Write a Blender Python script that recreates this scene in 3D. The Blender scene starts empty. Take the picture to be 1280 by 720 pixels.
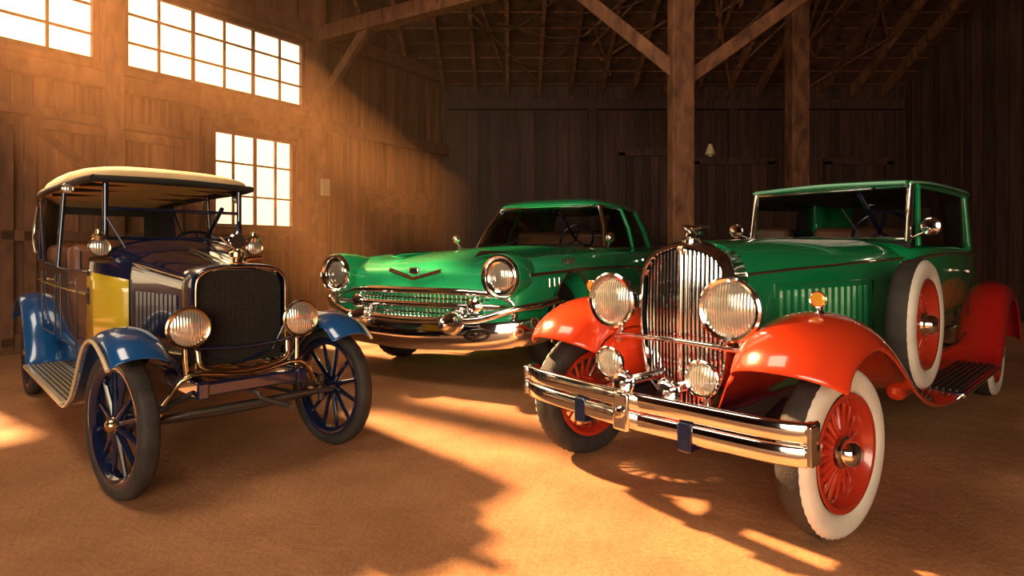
import bpy, bmesh, math, random
from math import radians, sin, cos, pi
from mathutils import Vector, Matrix
random.seed(3)
scene=bpy.context.scene
COL=scene.collection

# ---------------------------------------------------------------- materials
def pbr(name,col,rough=.5,metal=0,coat=0,bump=0,bscale=60,var=0.0,vscale=4,stretch=(1,1,1),rvar=0.0,emit=0):
    m=bpy.data.materials.new(name); m.use_nodes=True; nt=m.node_tree; N=nt.nodes; L=nt.links
    b=N['Principled BSDF']
    b.inputs['Metallic'].default_value=metal
    b.inputs['Roughness'].default_value=rough
    b.inputs['Coat Weight'].default_value=coat
    b.inputs['Coat Roughness'].default_value=.04
    tc=N.new('ShaderNodeTexCoord'); mp=N.new('ShaderNodeMapping'); mp.inputs['Scale'].default_value=stretch
    L.new(tc.outputs['Object'],mp.inputs['Vector'])
    n=N.new('ShaderNodeTexNoise'); n.inputs['Scale'].default_value=vscale; n.inputs['Detail'].default_value=6
    L.new(mp.outputs[0],n.inputs['Vector'])
    r=N.new('ShaderNodeValToRGB')
    r.color_ramp.elements[0].position=.3; r.color_ramp.elements[1].position=.7
    r.color_ramp.elements[0].color=[c*(1-var) for c in col]+[1]
    r.color_ramp.elements[1].color=[min(1,c*(1+var)) for c in col]+[1]
    L.new(n.outputs['Fac'],r.inputs[0]); L.new(r.outputs[0],b.inputs['Base Color'])
    if rvar:
        mr=N.new('ShaderNodeMapRange'); mr.inputs['To Min'].default_value=max(0,rough-rvar); mr.inputs['To Max'].default_value=rough+rvar
        L.new(n.outputs['Fac'],mr.inputs['Value']); L.new(mr.outputs[0],b.inputs['Roughness'])
    if bump:
        n2=N.new('ShaderNodeTexNoise'); n2.inputs['Scale'].default_value=bscale; n2.inputs['Detail'].default_value=5
        L.new(mp.outputs[0],n2.inputs['Vector'])
        bp=N.new('ShaderNodeBump'); bp.inputs['Strength'].default_value=bump; bp.inputs['Distance'].default_value=.02
        L.new(n2.outputs['Fac'],bp.inputs['Height']); L.new(bp.outputs[0],b.inputs['Normal'])
    if emit:
        b.inputs['Emission Color'].default_value=list(col)+[1]; b.inputs['Emission Strength'].default_value=emit
    return m

def wood(name,c1,c2,scale=(9,9,.6),rough=.75):
    m=bpy.data.materials.new(name); m.use_nodes=True; nt=m.node_tree; N=nt.nodes; L=nt.links
    b=N['Principled BSDF']; b.inputs['Roughness'].default_value=rough
    tc=N.new('ShaderNodeTexCoord'); mp=N.new('ShaderNodeMapping'); mp.inputs['Scale'].default_value=scale
    L.new(tc.outputs['Object'],mp.inputs['Vector'])
    g=N.new('ShaderNodeNewGeometry')
    add=N.new('ShaderNodeVectorMath'); add.operation='ADD'
    sc=N.new('ShaderNodeVectorMath'); sc.operation='SCALE'; sc.inputs['Scale'].default_value=40
    L.new(g.outputs['Random Per Island'],sc.inputs[0]); L.new(mp.outputs[0],add.inputs[0]); L.new(sc.outputs[0],add.inputs[1])
    n=N.new('ShaderNodeTexNoise'); n.inputs['Scale'].default_value=1.6; n.inputs['Detail'].default_value=9; n.inputs['Distortion'].default_value=.6
    L.new(add.outputs[0],n.inputs['Vector'])
    r=N.new('ShaderNodeValToRGB'); r.color_ramp.elements[0].position=.32; r.color_ramp.elements[1].position=.68
    r.color_ramp.elements[0].color=list(c1)+[1]; r.color_ramp.elements[1].color=list(c2)+[1]
    L.new(n.outputs['Fac'],r.inputs[0])
    hs=N.new('ShaderNodeHueSaturation'); mr=N.new('ShaderNodeMapRange'); mr.inputs['To Min'].default_value=.65; mr.inputs['To Max'].default_value=1.25
    L.new(g.outputs['Random Per Island'],mr.inputs['Value']); L.new(mr.outputs[0],hs.inputs['Value']); L.new(r.outputs[0],hs.inputs['Color'])
    L.new(hs.outputs[0],b.inputs['Base Color'])
    bp=N.new('ShaderNodeBump'); bp.inputs['Strength'].default_value=.5; bp.inputs['Distance'].default_value=.01
    L.new(n.outputs['Fac'],bp.inputs['Height']); L.new(bp.outputs[0],b.inputs['Normal'])
    return m

def glassmat(name,tint=(1,1,1)):
    m=bpy.data.materials.new(name); m.use_nodes=True; nt=m.node_tree; N=nt.nodes; L=nt.links
    N.remove(N['Principled BSDF']); o=N['Material Output']
    t=N.new('ShaderNodeBsdfTransparent'); t.inputs[0].default_value=list(tint)+[1]
    g=N.new('ShaderNodeBsdfGlossy'); g.inputs['Roughness'].default_value=.03
    f=N.new('ShaderNodeFresnel'); f.inputs[0].default_value=1.5
    mx=N.new('ShaderNodeMixShader'); L.new(f.outputs[0],mx.inputs[0]); L.new(t.outputs[0],mx.inputs[1]); L.new(g.outputs[0],mx.inputs[2])
    L.new(mx.outputs[0],o.inputs[0]); return m

def floormat():
    m=bpy.data.materials.new('packed_dirt'); m.use_nodes=True; nt=m.node_tree; N=nt.nodes; L=nt.links
    b=N['Principled BSDF']; b.inputs['Roughness'].default_value=.85
    tc=N.new('ShaderNodeTexCoord')
    n=N.new('ShaderNodeTexNoise'); n.inputs['Scale'].default_value=1.3; n.inputs['Detail'].default_value=12; n.inputs['Roughness'].default_value=.65
    L.new(tc.outputs['Object'],n.inputs['Vector'])
    r=N.new('ShaderNodeValToRGB'); e=r.color_ramp.elements; e[0].position=.3; e[1].position=.72
    e[0].color=(.36,.148,.058,1); e[1].color=(.62,.295,.13,1)
    L.new(n.outputs['Fac'],r.inputs[0])
    n3=N.new('ShaderNodeTexNoise'); n3.inputs['Scale'].default_value=55; n3.inputs['Detail'].default_value=6
    L.new(tc.outputs['Object'],n3.inputs['Vector'])
    mr=N.new('ShaderNodeMapRange'); mr.inputs['From Min'].default_value=.3; mr.inputs['From Max'].default_value=.7; mr.inputs['To Min'].default_value=.78; mr.inputs['To Max'].default_value=1.12
    L.new(n3.outputs['Fac'],mr.inputs['Value'])
    hs=N.new('ShaderNodeHueSaturation'); L.new(r.outputs[0],hs.inputs['Color']); L.new(mr.outputs[0],hs.inputs['Value']); L.new(hs.outputs[0],b.inputs['Base Color'])
    n2=N.new('ShaderNodeTexNoise'); n2.inputs['Scale'].default_value=14; n2.inputs['Detail'].default_value=10; n2.inputs['Roughness'].default_value=.72
    L.new(tc.outputs['Object'],n2.inputs['Vector'])
    bp=N.new('ShaderNodeBump'); bp.inputs['Strength'].default_value=.5; bp.inputs['Distance'].default_value=.03
    L.new(n2.outputs['Fac'],bp.inputs['Height']); L.new(bp.outputs[0],b.inputs['Normal'])
    return m

def lensmat():
    m=pbr('lamp_lens',(.70,.67,.58),.10,.7,1)
    nt=m.node_tree; N=nt.nodes; L=nt.links; b=N['Principled BSDF']
    tc=N.new('ShaderNodeTexCoord'); w=N.new('ShaderNodeTexWave'); w.inputs['Scale'].default_value=22; w.bands_direction='Y'; w.inputs['Distortion'].default_value=.5
    L.new(tc.outputs['Object'],w.inputs['Vector'])
    bp=N.new('ShaderNodeBump'); bp.inputs['Strength'].default_value=.3; bp.inputs['Distance'].default_value=.01
    L.new(w.outputs['Fac'],bp.inputs['Height']); L.new(bp.outputs[0],b.inputs['Normal'])
    return m

CHROME=pbr('chrome',(.95,.95,.95),.08,1,rvar=.03,vscale=9)
BRASS=pbr('brass',(.62,.46,.28),.2,1,rvar=.06,vscale=12)
STEEL=pbr('dark_steel',(.10,.09,.085),.4,.7,bump=.1)
RUBBER=pbr('tyre_rubber',(.030,.025,.023),.7,0,bump=.25,bscale=90,var=.35,vscale=10)
WHITEW=pbr('whitewall_rubber',(.70,.65,.56),.55,0,var=.1,vscale=6)
BLACKP=pbr('navy_black_paint',(.004,.010,.038),.16,0,1,rvar=.05)
BLACKM=pbr('black_matte',(.010,.009,.009),.7,0,var=.2)
BLUEP=pbr('blue_paint',(.007,.085,.28),.2,.1,1,rvar=.05)
YELP=pbr('yellow_paint',(.58,.42,.03),.25,0,1,rvar=.05)
CREAM=pbr('cream_canvas',(.66,.47,.25),.8,0,bump=.25,bscale=160,var=.12)
CREAMP=pbr('cream_paint',(.60,.48,.30),.35,0,.5)
LEATH=pbr('brown_leather',(.16,.06,.03),.4,0,.2,bump=.35,bscale=30,var=.3)
GREENB=pbr('deep_green_paint',(.005,.24,.080),.2,.0,1,rvar=.05)
GREENC=pbr('mint_green_paint',(.022,.52,.20),.22,.0,1,rvar=.05)
GREENL=pbr('pale_green_paint',(.20,.55,.36),.3,.1,1)
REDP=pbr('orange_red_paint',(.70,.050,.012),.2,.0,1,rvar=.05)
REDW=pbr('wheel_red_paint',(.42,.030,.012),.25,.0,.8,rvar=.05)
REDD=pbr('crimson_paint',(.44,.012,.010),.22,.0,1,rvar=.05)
WOODDK=pbr('wheel_wood',(.02,.014,.012),.35,0,.6)
AMBER=pbr('amber_lens',(.9,.42,.05),.15,.2,1)
LENS=lensmat()
GLASS=glassmat('car_glass',(.86,.9,.86))
WGLASS=glassmat('window_glass',(.97,.97,.93))
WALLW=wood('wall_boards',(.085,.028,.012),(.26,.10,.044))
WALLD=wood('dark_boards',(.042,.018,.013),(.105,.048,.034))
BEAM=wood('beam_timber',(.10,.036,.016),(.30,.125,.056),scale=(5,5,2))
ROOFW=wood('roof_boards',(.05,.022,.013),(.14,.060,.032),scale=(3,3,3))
FRAMEW=wood('window_frame_timber',(.10,.034,.015),(.25,.095,.046),scale=(4,4,2))
DIRT=floormat()

# ---------------------------------------------------------------- mesh helpers
def mk(name,vs,fs,mat=None,P=None,smooth=True,ang=38,sub=0,bev=0,solid=0,fmat=None,merge=True):
    me=bpy.data.meshes.new(name)
    me.from_pydata([tuple(v) for v in vs],[],fs); me.update()
    if fmat:
        for p,i in zip(me.polygons,fmat): p.material_index=i
    bm=bmesh.new(); bm.from_mesh(me)
    if merge: bmesh.ops.remove_doubles(bm,verts=bm.verts,dist=1e-5)
    bmesh.ops.recalc_face_normals(bm,faces=bm.faces)
    bm.to_mesh(me); bm.free()
    if smooth:
        for p in me.polygons: p.use_smooth=True
        me.set_sharp_from_angle(angle=radians(ang))
    for m in (mat if isinstance(mat,(list,tuple)) else [mat]):
        if m: me.materials.append(m)
    ob=bpy.data.objects.new(name,me); COL.objects.link(ob)
    if P: ob.parent=P
    if solid:
        s=ob.modifiers.new('solid','SOLIDIFY'); s.thickness=solid; s.offset=-1
    if bev:
        b=ob.modifiers.new('bev','BEVEL'); b.width=bev; b.segments=3; b.limit_method='ANGLE'
    if sub:
        s=ob.modifiers.new('sub','SUBSURF'); s.levels=sub; s.render_levels=sub
    return ob

def empty(name,P=None,loc=(0,0,0),rz=0,sc=1):
    e=bpy.data.objects.new(name,None); COL.objects.link(e); e.empty_display_size=.2
    e.location=loc; e.rotation_euler=(0,0,rz); e.scale=sc if isinstance(sc,tuple) else (sc,sc,sc)
    if P: e.parent=P
    return e

BF=[(0,1,3,2),(4,6,7,5),(0,4,5,1),(2,3,7,6),(0,2,6,4),(1,5,7,3)]
def boxverts(c,s,M=None):
    out=[]
    for x in (-.5,.5):
        for y in (-.5,.5):
            for z in (-.5,.5):
                v=Vector((x*s[0],y*s[1],z*s[2]))
                if M: v=M@v
                out.append(v+Vector(c))
    return out
def rotM(r): 
    from mathutils import Euler
    return Euler(r).to_matrix()
def box(name,c,s,mat,P=None,bev=.008,rot=None,**k):
    return mk(name,boxverts(c,s,rotM(rot) if rot else None),BF,mat,P,bev=bev,smooth=bev>0,**k)
def boxes(name,lst,mat,P=None,bev=0,**k):
    vs=[];fs=[]
    for it in lst:
        c,s=it[0],it[1]; M=it[2] if len(it)>2 else None
        o=len(vs); vs+=boxverts(c,s,M); fs+=[tuple(i+o for i in f) for f in BF]
    return mk(name,vs,fs,mat,P,bev=bev,smooth=False,merge=False,**k)
def beamM(p,q):
    d=(Vector(q)-Vector(p)); L=d.length; d.normalize()
    up=Vector((0,0,1)) if abs(d.z)<.95 else Vector((0,1,0))
    y=up.cross(d).normalized(); z=d.cross(y)
    M=Matrix((d,y,z)).transposed(); return (Vector(p)+Vector(q))/2,L,M
def beam(name,p,q,w,h,mat,P=None,bev=.012):
    c,L,M=beamM(p,q)
    return mk(name,boxverts(c,(L,w,h),M),BF,mat,P,bev=bev,smooth=False)

def catmull(pts,res=4,closed=False):
    pts=[Vector(p) for p in pts]; n=len(pts); out=[]
    if n<3: return pts
    rng=range(n if closed else n-1)
    for i in rng:
        if closed: p0,p1,p2,p3=pts[i-1],pts[i],pts[(i+1)%n],pts[(i+2)%n]
        else:
            p1,p2=pts[i],pts[i+1]; p0=pts[i-1] if i>0 else p1*2-p2; p3=pts[i+2] if i+2<n else p2*2-p1
        for j in range(res):
            t=j/res
            out.append(.5*((2*p1)+(p2-p0)*t+(2*p0-5*p1+4*p2-p3)*t*t+(3*p1-p0-3*p2+p3)*t**3))
    if not closed: out.append(pts[-1])
    return out

def tubedata(pts,r,n=8,closed=False,prof=None,up=None):
    pts=[Vector(p) for p in pts]; m=len(pts); vs=[];fs=[]
    rs=r if isinstance(r,(list,tuple)) else [r]*m
    prev=None
    for i,p in enumerate(pts):
        if closed: t=pts[(i+1)%m]-pts[i-1]
        elif i==0: t=pts[1]-pts[0]
        elif i==m-1: t=pts[-1]-pts[-2]
        else: t=(pts[i+1]-pts[i]).normalized()+(pts[i]-pts[i-1]).normalized()
        t.normalize()
        if up is not None: a=Vector(up)
        elif prev is None: a=Vector((0,0,1)) if abs(t.z)<.9 else Vector((1,0,0))
        else: a=prev
        u=(a-t*a.dot(t)).normalized(); prev=u; w=t.cross(u)
        pr=prof or [(cos(2*pi*j/n),sin(2*pi*j/n)) for j in range(n)]
        for (a1,b1) in pr: vs.append(p+(u*a1+w*b1)*rs[i])
    k=len(prof) if prof else n
    for i in range(m if closed else m-1):
        for j in range(k):
            a=i*k+j; b=i*k+(j+1)%k; c=((i+1)%m)*k+(j+1)%k; d=((i+1)%m)*k+j
            fs.append((a,b,c,d))
    if not closed:
        fs.append(tuple(range(k))[::-1]); fs.append(tuple((m-1)*k+j for j in range(k)))
    return vs,fs
def tube(name,pts,r,mat,P=None,n=10,res=0,closed=False,prof=None,up=None,**k):
    if res: pts=catmull(pts,res,closed)
    vs,fs=tubedata(pts,r,n,closed,prof,up)
    return mk(name,vs,fs,mat,P,**k)
def tubes(name,lst,mat,P=None,n=8):
    vs=[];fs=[]
    for pts,r in lst:
        a,b=tubedata(pts,r,n); o=len(vs); vs+=a; fs+=[tuple(i+o for i in f) for f in b]
    return mk(name,vs,fs,mat,P,merge=False)

def lathe(name,prof,mat,P=None,loc=(0,0,0),d=(1,0,0),n=32,closed=False,fm=None,mod=None,**k):
    q=Vector((1,0,0)).rotation_difference(Vector(d).normalized()); loc=Vector(loc)
    if Vector(d).normalized().x<-.999: q=Matrix.Rotation(pi,3,'Z').to_quaternion()
    m=len(prof); vs=[];fs=[];fi=[]
    for i in range(n):
        A=2*pi*i/n
        for j,(a,r) in enumerate(prof):
            rr=r+(mod(i,j) if mod else 0)
            vs.append(q@Vector((a,rr*cos(A),rr*sin(A)))+loc)
    for i in range(n):
        for j in range(m if closed else m-1):
            j2=(j+1)%m; i2=(i+1)%n
            fs.append((i*m+j,i*m+j2,i2*m+j2,i2*m+j)); fi.append(fm(j) if fm else 0)
    nf=[];ni=[]
    for f,x in zip(fs,fi):
        seen=[]
        for v in f:
            if not any((vs[v]-vs[s]).length<1e-6 for s in seen): seen.append(v)
        if len(seen)>=3: nf.append(tuple(seen)); ni.append(x)
    return mk(name,vs,nf,mat,P,fmat=ni if fm else None,**k)

def loft(name,secs,mat,P=None,closed=True,caps=True,**k):
    n=len(secs[0]); vs=[v for s in secs for v in s]; fs=[]
    for i in range(len(secs)-1):
        for j in range(n if closed else n-1):
            j2=(j+1)%n
            fs.append((i*n+j,i*n+j2,(i+1)*n+j2,(i+1)*n+j))
    if caps:
        fs.append(tuple(range(n))[::-1]); fs.append(tuple((len(secs)-1)*n+j for j in range(n)))
    return mk(name,vs,fs,mat,P,**k)

def arch(x,w,zb,zs,zt,k=7,e=2.4,wb=None):
    half=[(w if wb is None else wb,zb)]
    for i in range(k+1):
        t=pi/2*i/k
        half.append((w*max(0,cos(t))**(2/e),zs+(zt-zs)*sin(t)**(2/e)))
    half[-1]=(0,zt)
    return [(x,y,z) for y,z in half]+[(x,-y,z) for y,z in reversed(half[:-1])]

def fender(name,P,path,cross,mat,side=1,res=4,sc=None,sub=1):
    pts=catmull([(x,0,z) for x,z in path],res); m=len(pts); secs=[]
    sc=sc or [1]*len(path)
    for i,p in enumerate(pts):
        if i==0: t=pts[1]-pts[0]
        elif i==m-1: t=pts[-1]-pts[-2]
        else: t=pts[i+1]-pts[i-1]
        t.normalize(); nx,nz=t.z,-t.x
        f=i/res; k=min(int(f),len(sc)-1); k2=min(k+1,len(sc)-1); s=sc[k]+(sc[k2]-sc[k])*(f-k)
        secs.append([(p.x+nx*o*s,side*y,p.z+nz*o*s) for y,o in cross])
    return loft(name,secs,mat,P,closed=False,caps=False,solid=.014,sub=sub,ang=60),secs

def headlamp(name,P,loc,r,body,d=(1,0,0),lens=LENS):
    e=empty(name,P,loc)
    lathe('lamp_bowl',[(-1.15*r,0),(-1.12*r,.22*r),(-.85*r,.62*r),(-.4*r,.9*r),(-.05*r,1.0*r),(0,1.06*r),(.1*r,1.07*r),(.15*r,1.0*r),(.1*r,.9*r),(0,.88*r)],body,e,d=d)
    lathe('lamp_lens',[(.03*r,.9*r),(.12*r,.7*r),(.19*r,.35*r),(.21*r,0)],lens,e,d=d)
    return e

def wheel(name,P,loc,R,tw,rr,side,rimmat,spokemat,nsp,spr,hub=CHROME,steer=0,ww=False,hubr=.06,n=72,tread=.005):
    e=empty(name,P,loc,rz=steer); d=(0,side,0); prof=[]; K=24; Rm=(R+rr)/2; h=(R-rr)/2
    for i in range(K):
        t=2*pi*i/K; c=cos(t); s=sin(t)
        prof.append((tw/2*math.copysign(abs(c)**.75,c),Rm+h*math.copysign(abs(s)**.75,s)))
    fm=(lambda j: 1 if (j in (0,1,2,3,20,21,22,23)) else 0) if ww else (lambda j:0)
    def mod(i,j):
        if 3<=j<=9 and tread: return -tread if ((i+(j%2))%2) else 0
        return 0
    lathe('tyre',prof,[RUBBER,WHITEW],e,d=d,n=n,closed=True,fm=fm,mod=mod,ang=50)
    lathe('rim',[(-tw*.42,rr+.012),(-tw*.40,rr-.004),(-tw*.2,rr-.022),(tw*.2,rr-.022),(tw*.40,rr-.004),(tw*.43,rr+.014),(tw*.46,rr+.008),(tw*.44,rr-.012),(tw*.2,rr-.036),(-tw*.2,rr-.036),(-tw*.42,rr-.01)],rimmat,e,d=d,n=48,closed=True)
    sp=[]
    for i in range(nsp):
        A=2*pi*(i+.5)/nsp; a=(hubr*.8*cos(A),side*tw*.18,hubr*.8*sin(A)); b=((rr-.03)*cos(A),0,(rr-.03)*sin(A))
        mid=[(a[q]*.5+b[q]*.5) for q in range(3)]
        sp.append(([a,mid,b],[spr*1.3,spr,spr*.8]))
    tubes('spokes',sp,spokemat,e,n=8)
    lathe('hub',[(-tw*.5,0),(-tw*.5,hubr*1.1),(-tw*.1,hubr*1.15),(tw*.2,hubr*1.15),(tw*.25,hubr*.9),(tw*.35,hubr*.85),(tw*.4,hubr*.7),(tw*.62,hubr*.62),(tw*.72,hubr*.45),(tw*.76,0)],[spokemat,hub],e,d=d,n=32,fm=lambda j: 1 if j>=4 else 0)
    return e

def steering(P,loc,r,tilt,mat=BLACKP):
    e=empty('steering_wheel',P,loc); e.rotation_euler=(0,tilt,0)
    tube('steering_rim',[(0,r*cos(2*pi*i/28),r*sin(2*pi*i/28)) for i in range(28)],.012,mat,e,closed=True)
    tubes('steering_spokes',[([(0,0,0),(0,r*cos(a),r*sin(a))],.008) for a in (pi/2,pi*7/6,-pi/6)],mat,e)
    tube('steering_column',[(0,0,0),(.55,0,0)],.016,mat,e)

def mkq(name,pts,mat,P=None,**k):
    return mk(name,pts,[tuple(range(len(pts)))],mat,P,smooth=False,**k)

def grillemat():
    m=pbr('radiator_core_mesh',(.02,.018,.016),.5,.6)
    nt=m.node_tree;N=nt.nodes;L=nt.links;b=N['Principled BSDF']
    tc=N.new('ShaderNodeTexCoord')
    hs=[]
    for ax in ('Y','Z'):
        w=N.new('ShaderNodeTexWave'); w.bands_direction=ax; w.inputs['Scale'].default_value=26; L.new(tc.outputs['Object'],w.inputs['Vector']); hs.append(w)
    mx=N.new('ShaderNodeMath'); mx.operation='MAXIMUM'; L.new(hs[0].outputs['Fac'],mx.inputs[0]); L.new(hs[1].outputs['Fac'],mx.inputs[1])
    bp=N.new('ShaderNodeBump'); bp.inputs['Strength'].default_value=.7; bp.inputs['Distance'].default_value=.006
    L.new(mx.outputs[0],bp.inputs['Height']); L.new(bp.outputs[0],b.inputs['Normal']); return m
GRILLEM=grillemat()

# ================================================================= CAR A : touring car
def build_touring():
    P=empty('vintage_touring_car',None,(-1.60,3.37,0),math.atan2(-.69,.72))
    T=.585; WB=3.1; R=.38
    for sx,nm,x in ((1,'front',0),(1,'rear',-WB)):
        for s,sn in ((1,'left'),(-1,'right')):
            wheel('wheel_%s_%s'%(nm,sn),P,(x,s*T,R),R,.088,.305,s,BLACKP,BLACKP,12,.014,hub=BRASS,hubr=.05,steer=radians(8) if x==0 else 0,tread=.003)
    boxes('chassis_rails',[((-1.5,y,.53),(3.5,.06,.09)) for y in (-.27,.27)]+[((x,0,.53),(.06,.54,.07)) for x in (.2,-1.2,-3.2)],BLACKP,P,bev=.01)
    tube('front_axle',[(0,-.55,.38),(0,-.45,.36),(0,0,.34),(0,.45,.36),(0,.55,.38)],.022,STEEL,P,res=3)
    tube('rear_axle',[(-WB,-.55,.38),(-WB,.55,.38)],.035,BLACKP,P)
    lathe('differential',[(-.12,0),(-.1,.08),(0,.13),(.1,.08),(.12,0)],BLACKP,P,loc=(-WB,0,.38),n=20)
    tube('tie_rod',[(-.12,-.55,.34),(-.12,.55,.34)],.012,STEEL,P)
    for k in range(4):
        w=.5-.1*k
        tube('leaf_spring_%d'%(k+1),[(.04,-w,.42+.012*k+.0),(.04,-w*.5,.475+.006*k),(.04,0,.50+.003*k),(.04,w*.5,.475+.006*k),(.04,w,.42+.012*k)],.013,STEEL,P,res=3,prof=[(.5,1.5),(-.5,1.5),(-.5,-1.5),(.5,-1.5)],up=(0,0,1))
    tubes('radius_rods',[([(0,s*.45,.34),(-.9,0,.42)],.012) for s in (1,-1)]+[([(0,s*.5,.36),(.18,s*.3,.52)],.012) for s in (1,-1)],STEEL,P)
    tube('crank_handle',[(.12,0,.48),(.28,0,.48),(.30,0,.46),(.30,.12,.40),(.32,.13,.40),(.40,.13,.40)],.013,STEEL,P)
    tube('horn_bar',[(.10,-.42,.46),(.14,-.3,.60),(.15,0,.565),(.14,.3,.60),(.10,.42,.46)],.014,BRASS,P,res=4)
    tube('front_crossbar',[(.17,-.50,.40),(.22,-.3,.42),(.24,0,.42),(.22,.3,.42),(.17,.50,.40)],.016,STEEL,P,res=4)
    tube('lower_trim',[(.09,-.25,.72),(.11,-.22,.62),(.12,0,.585),(.11,.22,.62),(.09,.25,.72)],.017,BRASS,P,res=4)
    for s in (1,-1):
        tube('king_pin_%d'%s,[(0,s*.52,.30),(0,s*.52,.46)],.024,STEEL,P)
        tube('fender_iron_%d'%s,[(0,s*.28,.56),(.02,s*.4,.74),(0,s*.58,.82)],.013,BLACKP,P,res=3)
        lathe('axle_lug_%d'%s,[(0,0),(0,.04),(.03,.04),(.04,.02),(.08,.02),(.09,0)],BRASS,P,loc=(.03,s*.45,.40),n=14)
    loft('radiator_core',[arch(.03,.235,.62,1.03,1.155,e=3.2),arch(-.10,.235,.62,1.03,1.155,e=3.2)],GRILLEM,P)
    loft('radiator_shell',[arch(x,w,.6,1.04,1.155+w-.235,e=3.2) for x,w in ((.05,.252),(.06,.262),(.045,.272),(-.12,.275))],BLACKP,P,caps=False,solid=.012,sub=1)
    tube('radiator_trim',[Vector(v) for v in arch(.062,.25,.61,1.04,1.172,e=3.2,k=10)],.0055,BRASS,P,closed=True,n=8)
    lathe('radiator_cap',[(0,0),(0,.05),(.02,.052),(.03,.03),(.05,.026),(.06,.045),(.085,.045),(.1,.02),(.1,0)],BRASS,P,loc=(-.02,0,1.17),d=(0,0,1),n=20)
    lathe('motometer',[(-.014,0),(-.014,.042),(0,.05),(.014,.042),(.014,0)],CHROME,P,loc=(-.02,0,1.32),n=24)
    tubes('ornament_wings',[([(-.02,0,1.28),(-.02,s*.05,1.30),(-.03,s*.09,1.345)],[.014,.011,.004]) for s in (1,-1)]+[([(-.02,0,1.26),(-.02,0,1.38)],[.013,.006])],CHROME,P)
    hs=[(-.10,.262,.64,1.04,1.17),(-.45,.30,.62,1.07,1.215),(-.8,.36,.6,1.11,1.27)]
    loft('hood',[arch(x,w,zb,zs,zt,e=2.6) for x,w,zb,zs,zt in hs],BLACKP,P)
    loft('cowl',[arch(x,w,zb,zs,zt,e=2.6) for x,w,zb,zs,zt in [(-.80,.365,.6,1.11,1.275),(-.95,.43,.58,1.14,1.32),(-1.08,.49,.56,1.16,1.345),(-1.16,.51,.56,1.17,1.35)]],BLACKP,P)
    for s in (1,-1):
        loft('cowl_side_panel_%d'%s,[[(x,s*(w+.006),z) for z in (.68,.85,1.0,zt)] for x,w,zt in ((-.80,.365,1.08),(-.95,.43,1.1),(-1.08,.49,1.12),(-1.2,.513,1.13))],YELP,P,closed=False,caps=False,solid=.004)
        boxes('hood_louvers_%d'%s,[((-.2-i*.055,s*(.262+(.1+i*.055)*.14+.002),.88),(.012,.02,.26),rotM((0,0,s*.5))) for i in range(10)],BLACKP,P,bev=.003)
        tube('hood_hinge_%d'%s,[(-.1,s*.25,1.105),(-.8,s*.345,1.185)],.005,BRASS,P)
        tube('hood_lower_trim_%d'%s,[(-.1,s*.268,.68),(-.8,s*.37,.66)],.007,BRASS,P)
        lathe('cowl_lamp_post_%d'%s,[(0,.02),(.12,.016)],BRASS,P,loc=(-.98,s*.42,1.2),d=(0,s,.1),n=10)
        headlamp('cowl_lamp_%s'%('left' if s>0 else 'right'),P,(-.98,s*.49,1.29),.06,BRASS)
        lathe('cowl_lamp_chimney_%d'%s,[(0,.04),(.03,.045),(.05,.02),(.07,.02),(.08,0)],BRASS,P,loc=(-1.0,s*.49,1.33),d=(0,0,1),n=14)
        headlamp('headlamp_%s'%('left' if s>0 else 'right'),P,(.14,s*.31,.855),.105,BRASS)
        tube('headlamp_fork_%d'%s,[(.10,s*.30,.56),(.09,s*.31,.68),(.08,s*.31,.80)],.014,BRASS,P,res=2)
    tube('headlamp_bar',[(.09,-.31,.74),(.11,0,.72),(.09,.31,.74)],.009,BLACKP,P,res=4)
    tube('top_stay',[(-.9,0,1.29),(-.1,0,1.18)],.008,BRASS,P)
    pl=catmull([(-1.14,-.51,0),(-1.6,-.54,0),(-2.2,-.55,0),(-2.9,-.55,0),(-3.25,-.47,0),(-3.38,-.2,0),(-3.38,.2,0),(-3.25,.47,0),(-2.9,.55,0),(-2.2,.55,0),(-1.6,.54,0),(-1.14,.51,0)],4)
    secs=[]
    for p in pl:
        c=Vector((-2.2,0,0)); out=Vector((p.x-c.x,p.y,0)); out=Vector((out.x*.3 if abs(p.x+2.2)<.9 else out.x,out.y*1.6,0)).normalized()
        top=1.13+.06*max(0,min(1,(-p.x-1.9)/1.0))
        secs.append([(p+out*o)+Vector((0,0,z)) for o,z in ((-.05,.52),(-.01,.66),(.005,.85),(.01,1.0),(.0,top-.03),(.02,top),(-.01,top+.015))])
    loft('body_tub',secs,BLACKP,P,closed=False,caps=False,solid=.03,sub=1)
    box('body_floor',(-2.2,0,.56),(2.2,.98,.04),BLACKM,P)
    for s in (1,-1):
        for k,(x0,x1) in enumerate(((-1.28,-1.8),(-2.1,-2.65))):
            tube('door_moulding_%d_%d'%(k+1,s),[(x0,s*.560,1.08),(x0,s*.560,.66),(x0-.03,s*.56,.62),(x1+.03,s*.565,.62),(x1,s*.57,.66),(x1,s*.572,1.1)],.005,STEEL,P)
            tube('door_handle_%d_%d'%(k+1,s),[(x1+.05,s*.575,1.03),(x1+.05,s*.6,1.03),(x1+.14,s*.6,1.03)],.008,BRASS,P)
        tube('body_stripe_%d'%s,[(-1.16,s*.538,.98),(-1.6,s*.562,.99),(-2.2,s*.572,1.0),(-2.9,s*.572,1.02)],.005,YELP,P)
    for k,x in enumerate((-1.75,-2.75)):
        box('seat_cushion_%d'%(k+1),(x,0,.82),(.5,.96,.2),LEATH,P,bev=.06)
        box('seat_back_%d'%(k+1),(x-.3,0,1.06),(.16,.98,.52),LEATH,P,bev=.07,rot=(0,-.15,0))
        boxes('seat_tufts_%d'%(k+1),[((x-.225,-.42+.105*i,1.08),(.012,.012,.36),rotM((0,-.15,0))) for i in range(9)],BLACKM,P)
    steering(P,(-1.42,.25,1.26),.19,-.6)
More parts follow.
